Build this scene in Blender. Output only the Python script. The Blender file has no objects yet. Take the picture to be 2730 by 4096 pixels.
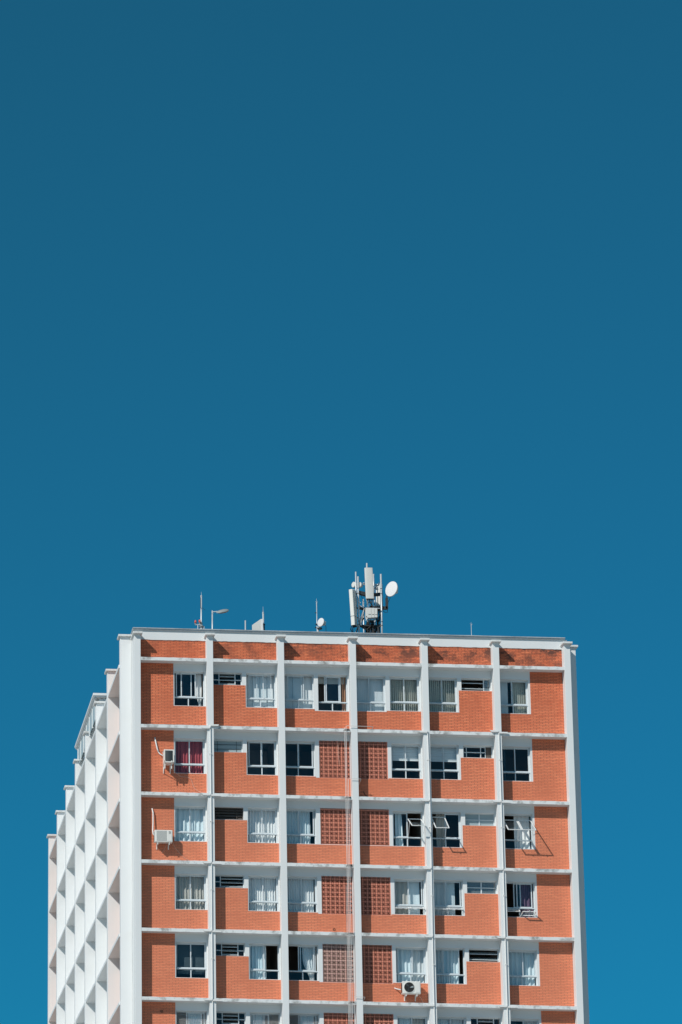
import bpy, bmesh, math, random
from mathutils import Vector, Matrix
random.seed(7)
S = bpy.context.scene
COL = S.collection
pi = math.pi
# ---------------------------------------------------------------- measures
Z0 = 43.4                      # height of the fascia datum above the street
D = 0.46                       # recess of the front walls behind the fins
T = 0.26                       # fin thickness
X = [0.0, 2.975, 5.892, 8.849, 11.804, 14.739, 17.673]
Zs = [0, -2.8, -5.626, -8.441, -11.241, -14.019, -16.80]
while Zs[-1] > -41: Zs.append(Zs[-1]-2.8)
ZS = [z+Z0 for z in Zs]        # underside of slab r
ST = 0.135                     # slab thickness
YF = [1.1, 6.50, 12.27, 18.01, 23.71, 29.43, 35.17, 40.99]   # side fins
YB = 41.5
XR = X[6]+T
PF = 0.53                      # side fin projection

# ---------------------------------------------------------------- mesh helpers
class MB:
    def __init__(s): s.v=[]; s.f=[]; s.sm=False
    def add(s, vs, fs):
        n=len(s.v); s.v += [tuple(v) for v in vs]; s.f += [tuple(i+n for i in f) for f in fs]; return s
    def box(s, x0,x1,y0,y1,z0,z1, M=None):
        vs=[(x0,y0,z0),(x1,y0,z0),(x1,y1,z0),(x0,y1,z0),(x0,y0,z1),(x1,y0,z1),(x1,y1,z1),(x0,y1,z1)]
        if M is not None: vs=[M@Vector(v) for v in vs]
        return s.add(vs, [(0,3,2,1),(4,5,6,7),(0,1,5,4),(1,2,6,5),(2,3,7,6),(3,0,4,7)])
    def tube(s, pts, r, n=8, caps=True):
        pts=[Vector(p) for p in pts]; rr = r if isinstance(r,(list,tuple)) else [r]*len(pts)
        base=len(s.v); prev=None
        for i,p in enumerate(pts):
            t=(pts[min(i+1,len(pts)-1)]-pts[max(i-1,0)]).normalized()
            if prev is None:
                a=Vector((0,0,1)) if abs(t.z)<.9 else Vector((1,0,0)); u=t.cross(a).normalized()
            else: u=(prev-t*prev.dot(t)).normalized()
            prev=u; w=t.cross(u)
            for k in range(n):
                q=2*pi*k/n; s.v.append(tuple(p+(u*math.cos(q)+w*math.sin(q))*rr[i]))
        for i in range(len(pts)-1):
            for k in range(n):
                a=base+i*n+k; b=base+i*n+(k+1)%n; s.f.append((a,b,b+n,a+n))
        if caps:
            s.f.append(tuple(base+k for k in range(n))[::-1]); e=base+(len(pts)-1)*n
            s.f.append(tuple(e+k for k in range(n)))
        return s
    def lathe(s, prof, M, n=24):
        # prof: list of (radius, height) along local z
        base=len(s.v)
        for r,h in prof:
            for k in range(n):
                q=2*pi*k/n; s.v.append(tuple(M@Vector((r*math.cos(q), r*math.sin(q), h))))
        for i in range(len(prof)-1):
            for k in range(n):
                a=base+i*n+k; b=base+i*n+(k+1)%n; s.f.append((a,b,b+n,a+n))
        s.f.append(tuple(base+k for k in range(n))[::-1]); e=base+(len(prof)-1)*n
        s.f.append(tuple(e+k for k in range(n)))
        return s
    def prism(s, poly, y0, y1):
        n=len(poly); vs=[(x,y0,z) for x,z in poly]+[(x,y1,z) for x,z in poly]
        fs=[tuple(range(n)), tuple(range(2*n-1,n-1,-1))]+[(i,(i+1)%n+0,(i+1)%n+n,i+n)[::-1] for i in range(n)]
        return s.add(vs,fs)

WL = {}
def link(o, parent):
    COL.objects.link(o)
    if parent: o.parent=parent
def obj(name, mb, mat, parent=None, origin=None, smooth=False, bevel=0, label=None, **kw):
    if origin is None: origin = WL[parent.name] if parent else Vector((0,0,0))
    origin=Vector(origin)
    me=bpy.data.meshes.new(name)
    me.from_pydata([tuple(Vector(v)-origin) for v in mb.v], [], mb.f); me.update()
    bm=bmesh.new(); bm.from_mesh(me); bmesh.ops.recalc_face_normals(bm, faces=bm.faces); bm.to_mesh(me); bm.free()
    me.materials.append(mat)
    if smooth:
        for p in me.polygons: p.use_smooth=True
    o=bpy.data.objects.new(name, me); link(o,parent)
    pw=WL[parent.name] if parent else Vector((0,0,0))
    o.location = origin-pw; WL[o.name]=origin
    if bevel:
        b=o.modifiers.new('bevel','BEVEL'); b.width=bevel; b.segments=2; b.limit_method='ANGLE'
    if label: o['label']=label
    for k,v in kw.items(): o[k]=v
    return o
def empty(name, loc, label, cat, group=None):
    o=bpy.data.objects.new(name,None); o.empty_display_size=.2; COL.objects.link(o); o.location=loc
    WL[o.name]=Vector(loc); o['label']=label; o['category']=cat
    if group: o['group']=group
    return o
def tag(o,label,cat,group=None):
    o['label']=label; o['category']=cat
    if group: o['group']=group
    return o

# ---------------------------------------------------------------- materials
def mat(name): 
    m=bpy.data.materials.new(name); m.use_nodes=True; nt=m.node_tree
    return m, nt, nt.nodes['Principled BSDF']
def N(nt,t,**k):
    n=nt.nodes.new(t)
    for a,b in k.items(): setattr(n,a,b)
    return n
def pos(nt): return N(nt,'ShaderNodeNewGeometry').outputs['Position']
def noise(nt, vec, scale, detail=4, rough=.55, stretch=None):
    if stretch:
        mp=N(nt,'ShaderNodeMapping'); mp.inputs['Scale'].default_value=stretch; nt.links.new(vec,mp.inputs[0]); vec=mp.outputs[0]
    n=N(nt,'ShaderNodeTexNoise'); n.inputs['Scale'].default_value=scale; n.inputs['Detail'].default_value=detail
    n.inputs['Roughness'].default_value=rough; nt.links.new(vec,n.inputs['Vector']); return n.outputs['Fac']
def ramp(nt, fac, stops):
    r=N(nt,'ShaderNodeValToRGB'); el=r.color_ramp.elements
    while len(el)<len(stops): el.new(.5)
    for e,(p,c) in zip(el,stops):
        e.position=p; e.color=(c,c,c,1) if not isinstance(c,tuple) else (*c,1)
    nt.links.new(fac,r.inputs[0]); return r.outputs[0]
def mix(nt, f, a, b, mode='MIX'):
    m=N(nt,'ShaderNodeMix',data_type='RGBA',blend_type=mode)
    for i,v in ((0,f),(6,a),(7,b)):
        if isinstance(v,(int,float)): m.inputs[i].default_value=v
        elif isinstance(v,tuple): m.inputs[i].default_value=(*v,1)
        else: nt.links.new(v,m.inputs[i])
    return m.outputs[2]
def bump(nt, h, b, strength=.3, dist=.01):
    n=N(nt,'ShaderNodeBump'); n.inputs['Strength'].default_value=strength; n.inputs['Distance'].default_value=dist
    nt.links.new(h,n.inputs['Height']); nt.links.new(n.outputs[0],b.inputs['Normal'])
def paint(name, col, rough=.6, grime=.12, gcol=(.42,.42,.38), sc=1.1, streak=0.0, bmp=.15, lo=.5, hi=.75, upright=False):
    m,nt,b=mat(name); p=pos(nt)
    n1=noise(nt,p,sc,6,.6); f=ramp(nt,n1,[(lo,0.),(hi,1.)])
    mul=N(nt,'ShaderNodeMath',operation='MULTIPLY'); mul.inputs[1].default_value=grime; nt.links.new(f,mul.inputs[0])
    if upright:
        ge=N(nt,'ShaderNodeNewGeometry'); sx=N(nt,'ShaderNodeSeparateXYZ'); nt.links.new(ge.outputs['Normal'],sx.inputs[0])
        ab=N(nt,'ShaderNodeMath',operation='MULTIPLY_ADD',use_clamp=True); ab.inputs[1].default_value=1; ab.inputs[2].default_value=1; nt.links.new(sx.outputs[2],ab.inputs[0])
        mm=N(nt,'ShaderNodeMath',operation='MULTIPLY'); nt.links.new(mul.outputs[0],mm.inputs[0]); nt.links.new(ab.outputs[0],mm.inputs[1]); mul=mm
    c=mix(nt,mul.outputs[0],col,gcol)
    if streak:
        n2=noise(nt,p,1.0,5,.7,(6,6,.5)); f2=ramp(nt,n2,[(.52,0.),(.72,1.)])
        m2=N(nt,'ShaderNodeMath',operation='MULTIPLY'); m2.inputs[1].default_value=streak; nt.links.new(f2,m2.inputs[0])
        c=mix(nt,m2.outputs[0],c,gcol)
    n3=noise(nt,p,30,4,.6); c=mix(nt,.05,c,n3,'OVERLAY')
    nt.links.new(c,b.inputs['Base Color']); b.inputs['Roughness'].default_value=rough
    if bmp: bump(nt,n3,b,bmp,.004)
    return m
def plain(name,col,rough=.5,metal=0,grime=.1):
    m,nt,b=mat(name); p=pos(nt); n=noise(nt,p,9,4,.6); f=ramp(nt,n,[(.4,0.),(.7,1.)])
    mul=N(nt,'ShaderNodeMath',operation='MULTIPLY'); mul.inputs[1].default_value=grime; nt.links.new(f,mul.inputs[0])
    nt.links.new(mix(nt,mul.outputs[0],col,tuple(c*.45 for c in col)),b.inputs['Base Color'])
    b.inputs['Roughness'].default_value=rough; b.inputs['Metallic'].default_value=metal
    return m
def brick_mat(name, attic=False):
    m,nt,b=mat(name); p=pos(nt)
    sp=N(nt,'ShaderNodeSeparateXYZ'); nt.links.new(p,sp.inputs[0])
    ad=N(nt,'ShaderNodeMath',operation='ADD'); nt.links.new(sp.outputs[0],ad.inputs[0]); nt.links.new(sp.outputs[1],ad.inputs[1])
    cb=N(nt,'ShaderNodeCombineXYZ'); nt.links.new(ad.outputs[0],cb.inputs[0]); nt.links.new(sp.outputs[2],cb.inputs[1])
    # slight irregularity of the courses
    wn=N(nt,'ShaderNodeTexNoise'); wn.inputs['Scale'].default_value=1.3; nt.links.new(p,wn.inputs['Vector'])
    wm=N(nt,'ShaderNodeVectorMath',operation='MULTIPLY_ADD'); wm.inputs[1].default_value=(.012,.012,0)
    nt.links.new(wn.outputs['Color'],wm.inputs[0]); nt.links.new(cb.outputs[0],wm.inputs[2])
    br=N(nt,'ShaderNodeTexBrick'); br.offset=.5; nt.links.new(wm.outputs[0],br.inputs['Vector'])
    A=BRICK_A; B=BRICK_B; Mo=(.17,.05,.03)  # mortar tone darkened to carry the shade in the raked joints
    for i,v in (('Color1',A),('Color2',B),('Mortar',Mo)): br.inputs[i].default_value=(*v,1)
    br.inputs['Scale'].default_value=1; br.inputs['Brick Width'].default_value=.25; br.inputs['Row Height'].default_value=.0635
    br.inputs['Mortar Size'].default_value=.0085; br.inputs['Mortar Smooth'].default_value=.25; br.inputs['Bias'].default_value=-.25
    c=br.outputs['Color']
    n1=noise(nt,p,.9,4,.6); c=mix(nt,ramp(nt,n1,[(.38,0.),(.70,.6)]),c,(.50,.11,.045),'MIX')
    n2=noise(nt,p,12,3,.5); c=mix(nt,.25,c,n2,'OVERLAY')
    # lower floors a little paler, camera haze put into the brick colour
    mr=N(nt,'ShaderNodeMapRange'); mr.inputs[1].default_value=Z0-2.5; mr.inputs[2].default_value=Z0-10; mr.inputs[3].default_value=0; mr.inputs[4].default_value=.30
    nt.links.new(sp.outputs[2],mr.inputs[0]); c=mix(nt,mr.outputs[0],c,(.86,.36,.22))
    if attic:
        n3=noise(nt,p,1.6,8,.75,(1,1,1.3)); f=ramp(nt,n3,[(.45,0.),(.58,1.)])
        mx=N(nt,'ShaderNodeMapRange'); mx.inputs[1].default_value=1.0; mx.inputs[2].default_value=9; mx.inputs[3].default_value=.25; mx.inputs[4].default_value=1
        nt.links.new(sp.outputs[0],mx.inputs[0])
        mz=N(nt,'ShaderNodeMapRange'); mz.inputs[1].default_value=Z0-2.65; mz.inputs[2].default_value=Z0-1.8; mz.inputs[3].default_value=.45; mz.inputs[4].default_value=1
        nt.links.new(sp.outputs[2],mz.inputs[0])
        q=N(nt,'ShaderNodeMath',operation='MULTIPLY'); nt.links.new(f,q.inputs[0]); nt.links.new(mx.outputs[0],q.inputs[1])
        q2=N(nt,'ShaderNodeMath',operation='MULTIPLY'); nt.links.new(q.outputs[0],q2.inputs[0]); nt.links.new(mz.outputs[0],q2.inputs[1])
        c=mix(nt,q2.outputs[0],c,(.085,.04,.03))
    nt.links.new(c,b.inputs['Base Color']); b.inputs['Roughness'].default_value=.8
    iv=N(nt,'ShaderNodeMath',operation='SUBTRACT'); iv.inputs[0].default_value=1; nt.links.new(br.outputs['Fac'],iv.inputs[1])
    bump(nt,iv.outputs[0],b,.6,.012)
    return m
BRICK_A=(.83,.225,.10); BRICK_B=(.66,.15,.062)
M={}
M['white']=paint('white_painted_concrete',(.715,.745,.75),.55,.10,(.50,.50,.47),.8,.0)
M['whiteside']=paint('white_painted_side_fin',(.74,.765,.77),.55,.12,(.55,.54,.50),.7,.05)
M['slab']=paint('weathered_white_slab',(.71,.745,.75),.65,.80,(.20,.20,.185),2.4,.0,.2,.49,.66,True)
M['cap']=paint('weathered_cap',(.70,.72,.71),.7,.6,(.25,.24,.22),3.0,.2)
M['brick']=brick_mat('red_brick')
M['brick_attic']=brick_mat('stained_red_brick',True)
M['claydust']=plain('dusty_clay_block',(.66,.42,.36),.9,0,.4)
M['brick_side']=plain('terracotta_render',(.60,.30,.21),.85,0,.2)
M['clay']=plain('clay_screen_block',(.74,.28,.19),.8,0,.35)
M['frame']=plain('aluminium_frame',(.60,.66,.69),.45,.0,.06)
M['whiteframe']=plain('white_frame',(.80,.82,.82),.4,0,.05)
M['coping']=plain('zinc_coping',(.42,.47,.50),.5,.15,.3)
M['galv']=plain('galvanised_steel',(.62,.66,.68),.4,.25,.15)
M['dark']=plain('dark_steel',(.035,.045,.05),.6,.0,.2)
M['midgrey']=plain('grey_plastic',(.26,.30,.31),.5,0,.1)
M['black']=plain('black_rubber',(.012,.012,.012),.6)
M['panel']=plain('antenna_radome',(.72,.72,.68),.5,0,.05)
M['acwhite']=plain('cream_enamel',(.78,.78,.74),.4,0,.08)
M['pvc']=plain('white_pvc',(.78,.79,.78),.45,0,.08)
M['conduit']=plain('offwhite_conduit',(.70,.68,.66),.5,0,.05)
M['cord']=plain('pink_beige_hose',(.66,.40,.31),.6)
M['dish']=plain('white_radome',(.74,.74,.74),.5,0,.04)
M['red']=plain('red_lens',(.62,.09,.05),.3)
M['lens']=plain('amber_lamp_glass',(.42,.28,.20),.3)
M['roof']=plain('roof_felt',(.18,.17,.16),.9,0,.3)
M['room']=plain('dark_room',(.30,.25,.21),.9)
M['roomdark']=plain('shade_dark_room',(.05,.035,.03),.95)  # near black, stands in for the shade behind the block screens
M['roomlight']=plain('pale_room',(.42,.42,.41),.9)
M['soot_shade']=plain('dark_stain_and_shade',(.10,.085,.075),.9,0,.5)
def cloth(name,col,tr=.35):
    m,nt,b=mat(name); p=pos(nt); n=noise(nt,p,5,3,.5)
    c=mix(nt,.12,col,n,'OVERLAY')
    nt.links.new(c,b.inputs['Base Color']); b.inputs['Roughness'].default_value=.9
    t=N(nt,'ShaderNodeBsdfTranslucent'); nt.links.new(c,t.inputs[0])
    ms=N(nt,'ShaderNodeMixShader'); ms.inputs[0].default_value=tr
    nt.links.new(b.outputs[0],ms.inputs[1]); nt.links.new(t.outputs[0],ms.inputs[2]); nt.links.new(ms.outputs[0],nt.nodes['Material Output'].inputs[0]); return m
CL={'white':cloth('white_curtain',(.88,.90,.90),.08),'cream':cloth('cream_curtain',(.74,.72,.66)),'grey':cloth('grey_curtain',(.72,.76,.77),.08),
 'blue':cloth('blue_grey_curtain',(.74,.86,.90),.08),'red':cloth('red_curtain',(.46,.085,.10),.1),'purple':cloth('purple_curtain',(.16,.10,.17),.2),
 'dark':cloth('dark_blind',(.05,.08,.095),.1),'peach':cloth('peach_curtain',(.70,.40,.25)),'beige':cloth('beige_blind',(.72,.72,.62),.2),'shade':cloth('pale_shade',(.80,.86,.88),.1)}
def glass(name,tint,refl,frost=0):
    m=bpy.data.materials.new(name); m.use_nodes=True; nt=m.node_tree; nt.nodes.remove(nt.nodes['Principled BSDF'])
    t=N(nt,'ShaderNodeBsdfTransparent'); t.inputs[0].default_value=(*tint,1)
    g=N(nt,'ShaderNodeBsdfGlossy'); g.inputs['Roughness'].default_value=.02; g.inputs[0].default_value=(.9,.95,1,1)
    ge=N(nt,'ShaderNodeNewGeometry'); dt=N(nt,'ShaderNodeVectorMath',operation='DOT_PRODUCT'); nt.links.new(ge.outputs['Normal'],dt.inputs[0]); nt.links.new(ge.outputs['Incoming'],dt.inputs[1])
    ab=N(nt,'ShaderNodeMath',operation='ABSOLUTE'); nt.links.new(dt.outputs['Value'],ab.inputs[0])
    om=N(nt,'ShaderNodeMath',operation='SUBTRACT'); om.inputs[0].default_value=1; nt.links.new(ab.outputs[0],om.inputs[1])
    pw=N(nt,'ShaderNodeMath',operation='POWER'); pw.inputs[1].default_value=5; nt.links.new(om.outputs[0],pw.inputs[0])
    F0=2*((refl-1)/(refl+1))**2
    f=N(nt,'ShaderNodeMath',operation='MULTIPLY_ADD'); f.inputs[1].default_value=1-F0; f.inputs[2].default_value=F0; nt.links.new(pw.outputs[0],f.inputs[0])
    ms=N(nt,'ShaderNodeMixShader'); nt.links.new(f.outputs[0],ms.inputs[0]); nt.links.new(t.outputs[0],ms.inputs[1]); nt.links.new(g.outputs[0],ms.inputs[2])
    out=ms.outputs[0]
    if frost:
        d=N(nt,'ShaderNodeBsdfDiffuse'); d.inputs[0].default_value=(.42,.52,.55,1); m2=N(nt,'ShaderNodeMixShader'); m2.inputs[0].default_value=frost
        nt.links.new(out,m2.inputs[1]); nt.links.new(d.outputs[0],m2.inputs[2]); out=m2.outputs[0]
    nt.links.new(out,nt.nodes['Material Output'].inputs[0]); return m
M['glass']=glass('window_glass',(.93,.96,.97),1.33)
M['frost']=glass('frosted_glass',(.8,.88,.9),1.5,.75)
M['smoke']=glass('louvre_glass',(.55,.6,.62),1.7,.25)

# ---------------------------------------------------------------- ground and street
g=MB(); g.add([(-3000,-3000,0),(3000,-3000,0),(3000,3000,0),(-3000,3000,0)],[(0,1,2,3)])
m,nt,b=mat('city_ground'); nn=noise(nt,pos(nt),.05,8,.6); nt.links.new(ramp(nt,nn,[(.3,(.36,.355,.34)),(.7,(.48,.465,.44))]),b.inputs['Base Color']); b.inputs['Roughness'].default_value=.9
o=obj('ground',g,m); o['kind']='structure'

# ---------------------------------------------------------------- building
BL=empty('apartment_building',(0,0,0),'tall apartment block with white concrete fins, slabs and orange red brick infill walls','building')
def P(name,mb,m,**k): return obj(name,mb,m,BL,**k)
ZT = Z0-1.66
def fin(x0,x1,y0,y1,ztop,m,cap):
    mb=MB().box(x0,x1,y0,y1,0.02,ztop); f=P('fin',mb,m,bevel=.008)
    c=MB().box(*cap); obj('cap',c,M['cap'],f,bevel=.012); return f
for k in range(7):
    corner = k in (0,6)
    y1 = 1.12 if corner else D+.1
    cy1 = 1.02 if corner else D-.01
    fin(X[k],X[k]+T,0,y1,Z0-1.70,M['white'],(X[k]-.07,X[k]+T+.07,-.19,cy1,Z0-1.715,Z0-1.635))
    # upper block under the band behind the cap
for k,y in enumerate(YF):
    zt = Z0-1.55 if k==0 else Z0-1.66
    pf = .475 if k==0 else PF
    fin(-pf,.06,y,y+.46,zt,M['whiteside'],(-pf-.085,.03,y-.12,y+.58,zt+.0,zt+.085))
for k,y in enumerate(YF[:3]):
    zt = Z0-1.55 if k==0 else Z0-1.66
    fin(XR-.06,XR+.455,y,y+.46,zt,M['whiteside'],(XR-.03,XR+.545,y-.12,y+.58,zt+.0,zt+.085))
# slabs
for r in range(1,len(Zs)):
    mb=MB()
    for k in range(6):
        # slightly uneven edge of the cast slab
        xa=X[k]+T-.01; xb=X[k+1]+.01; n=14
        vs=[];fs=[]
        for i in range(n+1):
            x=xa+(xb-xa)*i/n; e=random.uniform(0,.008) if 0<i<n else 0; e2=random.uniform(-.006,.006) if 0<i<n else 0
            vs+=[(x,.006+e,ZS[r]+e2*.5),(x,.006+e,ZS[r]+ST+e2),(x,D+.12,ZS[r]+ST),(x,D+.12,ZS[r])]
        for i in range(n):
            a=4*i
            for j in range(4): fs.append((a+j,a+(j+1)%4,a+4+(j+1)%4,a+4+j))
        fs+=[(0,1,2,3),(4*n+3,4*n+2,4*n+1,4*n)]
        mb.add(vs,fs)
    P('floor_slab',mb,M['slab'])
    P('side_slab',MB().box(-.515,.06,YF[0]+.3,YF[7]+.1,ZS[r],ZS[r]+ST),M['whiteside'],bevel=.006)
    P('side_slab',MB().box(XR-.06,XR+.42,YF[0]+.2,YF[2]+.1,ZS[r],ZS[r]+ST),M['whiteside'],bevel=.006)
# side walls: brick in the two end bays, painted between
zt=Z0-1.40
for k in range(7):
    brick = k in (0,6)
    mb=MB().box(0.0,.22,YF[k]+.3,YF[k+1]+.3,0.02,zt)
    P('brick_wall' if brick else 'plaster_wall',mb,M['brick_side'] if brick else M['whiteside'])
P('plaster_wall',MB().box(XR-.22,XR-.01,1.0,YB,0.02,zt).box(.1,XR-.1,YB-.3,YB,0.02,zt).box(.03,.3,1.0,1.5,.02,zt),M['white'])
P('roof',MB().box(.1,XR-.1,D+.3,YB-.1,Z0-2.0,Z0-1.86),M['roof'])
# attic: brick, white band, coping
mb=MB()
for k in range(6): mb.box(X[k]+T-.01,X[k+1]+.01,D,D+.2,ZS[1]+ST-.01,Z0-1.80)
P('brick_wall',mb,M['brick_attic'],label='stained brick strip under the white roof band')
# white band with an uneven lower edge
mb=MB(); xa,xb=T*.2,XR-.03; n=170; vs=[];fs=[]
rag=0
for i in range(n+1):
    x=xa+(xb-xa)*i/n
    rag = rag*.3+random.uniform(-.008,.008)
    vs+=[(x,D-.03,Z0-1.817+rag),(x,D-.03,Z0-1.415),(x,D+.3,Z0-1.415),(x,D+.3,Z0-1.817+rag)]
for i in range(n):
    a=4*i
    for j in range(4): fs.append((a+j,a+(j+1)%4,a+4+(j+1)%4,a+4+j))
fs+=[(0,1,2,3),(4*n+3,4*n+2,4*n+1,4*n)]
mb.add(vs,fs); P('roof_band',mb,M['white'])
P('roof_band',MB().box(.03,.28,D+.28,YB-.2,Z0-1.9,Z0-1.415).box(XR-.28,XR-.03,D+.28,YB-.2,Z0-1.9,Z0-1.415),M['white'])
mb=MB(); xa,xb=-.03,XR-.12; n=120; vs=[];fs=[]
for i in range(n+1):
    x=xa+(xb-xa)*i/n; e=.006*math.sin(x*2.3)+.005*math.sin(x*5.1)+random.uniform(-.003,.003)
    vs+=[(x,D-.10,Z0-1.42),(x,D-.10,Z0-1.375),(x,D-.14,Z0-1.37),(x,D-.14+e,Z0-1.335+e*.5),(x,D+.36,Z0-1.325+e*.5),(x,D+.36,Z0-1.42)]
for i in range(n):
    a=6*i
    for j in range(6): fs.append((a+j,a+(j+1)%6,a+6+(j+1)%6,a+6+j))
fs+=[tuple(range(6)),tuple(6*n+5-i for i in range(6))]
mb.add(vs,fs); P('coping',mb,M['coping'])
P('coping',MB().box(-.02,.34,D+.37,YB-.2,Z0-1.414,Z0-1.33).box(XR-.34,XR+.0,D+.37,YB-.2,Z0-1.414,Z0-1.33),M['coping'])

# wall with openings: emits only outer faces
def wall_mb(x0,x1,z0,z1,y0,y1,ops,shape=None):
    xs=sorted({x0,x1,*[v for o in ops for v in (o[0],o[1]) if x0<v<x1]}); zs=sorted({z0,z1,*[v for o in ops for v in (o[2],o[3]) if z0<v<z1]})
    nx,nz=len(xs)-1,len(zs)-1
    def solid(i,j):
        if i<0 or j<0 or i>=nx or j>=nz: return False
        cx=(xs[i]+xs[i+1])/2; cz=(zs[j]+zs[j+1])/2
        return not any(o[0]<cx<o[1] and o[2]<cz<o[3] for o in ops)
    mb=MB()
    for i in range(nx):
        for j in range(nz):
            if not solid(i,j): continue
            a,b,c,d=xs[i],xs[i+1],zs[j],zs[j+1]
            mb.add([(a,y0,c),(b,y0,c),(b,y0,d),(a,y0,d)],[(0,1,2,3)]); mb.add([(a,y1,c),(b,y1,c),(b,y1,d),(a,y1,d)],[(3,2,1,0)])
            if not solid(i-1,j): mb.add([(a,y0,c),(a,y1,c),(a,y1,d),(a,y0,d)],[(3,2,1,0)])
            if not solid(i+1,j): mb.add([(b,y0,c),(b,y1,c),(b,y1,d),(b,y0,d)],[(0,1,2,3)])
            if not solid(i,j-1): mb.add([(a,y0,c),(b,y0,c),(b,y1,c),(a,y1,c)],[(3,2,1,0)])
            if not solid(i,j+1): mb.add([(a,y0,d),(b,y0,d),(b,y1,d),(a,y1,d)],[(0,1,2,3)])
    bm=bmesh.new()
    vs=[bm.verts.new(v) for v in mb.v]
    for f in mb.f: bm.faces.new([vs[i] for i in f])
    bmesh.ops.remove_doubles(bm,verts=bm.verts,dist=1e-5)
    out=MB(); bm.verts.index_update(); out.v=[tuple(v.co) for v in bm.verts]; out.f=[tuple(v.index for v in f.verts) for f in bm.faces]; bm.free()
    return out

# clay screen block panel, shared mesh, local origin at bottom left
def screen_mesh():
    mb=MB(); p=.184; h=.18; w=.0165; y0,y1=0,.045
    nx,nz=7,9
    for i in range(nx+1): mb.box(i*p-w,i*p+w,y0,y1,-.01,nz*h+.01)
    for j in range(nz+1):
        for i in range(nx): mb.box(i*p+w-.002,(i+1)*p-w+.002,y0+.001+.002*((i+j)%2),y1-.002,j*h-w,j*h+w)
    rnd=random.Random(3)
    for i in range(nx):
        for j in range(nz):
            cx=(i+.5)*p; cz=(j+.5)*h; dy=rnd.uniform(.001,.010) if rnd.random()<.88 else .018
            n=8; ro=.052; ri=.040
            vs=[]
            for k in range(n):
                q=2*pi*(k+.5)/n
                for r,y in ((ro,y0+dy),(ro,y1-.01),(ri,y1-.01),(ri,y0+dy)): vs.append((cx+r*math.cos(q),y,cz+r*math.sin(q)))
            fs=[]
            for k in range(n):
                a=4*k;b=4*((k+1)%n)
                for e in range(4): fs.append((a+e,a+(e+1)%4,b+(e+1)%4,b+e))
            mb.add(vs,fs)
            b=.008
            mb.box(cx-b,cx+b,y0+dy+.004,y1-.012,cz+ro-.008,cz+h/2-w+.002); mb.box(cx-b,cx+b,y0+dy+.004,y1-.012,cz-h/2+w-.002,cz-ro+.008)
            mb.box(cx+ro-.008,cx+p/2-w+.002,y0+dy+.004,y1-.012,cz-b,cz+b); mb.box(cx-p/2+w-.002,cx-ro+.008,y0+dy+.004,y1-.012,cz-b,cz+b)
    return mb
SCR=None

def curtain_mb(x0,x1,z0,z1,y,amp=.045,per=.12,seed=0,tie=0,gather=0,nx=None):
    rnd=random.Random(seed); mb=MB(); nx=nx or max(10,int((x1-x0)/.013)); nz=14
    ph=rnd.uniform(0,6); k2=rnd.uniform(.55,.75); a2=rnd.uniform(.3,.6)
    vs=[]
    for j in range(nz+1):
        v=j/nz                       # 0 top .. 1 bottom
        z=z1+(z0-z1)*v
        for i in range(nx+1):
            u=i/nx; s=(x1-x0)*u
            w = amp*(.45+.55*v)*(math.sin(2*pi*s/per+ph+.5*math.sin(v*3+seed))+a2*math.sin(2*pi*s*k2/per+1.7*seed+v*1.2))
            xx=x0+s
            if tie:   # gathered and swept to one side at 2/3 height
                g=1-.62*math.exp(-((v-.80)/.28)**2); c=x1-.02 if tie>0 else x0+.02; xx=c+(xx-c)*g
            if gather: xx=x0+s*(1-gather*v) 
            vs.append((xx,y+w,z))
    fs=[(j*(nx+1)+i,j*(nx+1)+i+1,(j+1)*(nx+1)+i+1,(j+1)*(nx+1)+i) for j in range(nz) for i in range(nx)]
    return mb.add(vs,fs)
def vblind_mb(x0,x1,z0,z1,y,ang,w=.085,pitch=.082,seed=0):
    rnd=random.Random(seed); mb=MB(); x=x0+.04
    while x<x1-.03:
        a=math.radians(ang+rnd.uniform(-5,5)); dx=w/2*math.cos(a); dy=w/2*math.sin(a)
        mb.add([(x-dx,y-dy,z0),(x+dx,y+dy,z0),(x+dx,y+dy,z1),(x-dx,y-dy,z1)],[(0,1,2,3)]); x+=pitch
    return mb
def rail_frame(mb,x0,x1,z0,z1,y0,y1,w,wb=None):
    wb=wb or w
    mb.box(x0,x0+w,y0,y1,z0,z1); mb.box(x1-w,x1,y0,y1,z0,z1)
    mb.box(x0+w,x1-w,y0+.001,y1-.001,z1-w,z1); mb.box(x0+w,x1-w,y0+.001,y1-.001,z0,z0+wb)
def pane_mb(mb,x0,x1,z0,z1,y): mb.add([(x0,y,z0),(x1,y,z0),(x1,y,z1),(x0,y,z1)],[(0,1,2,3)])

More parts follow.
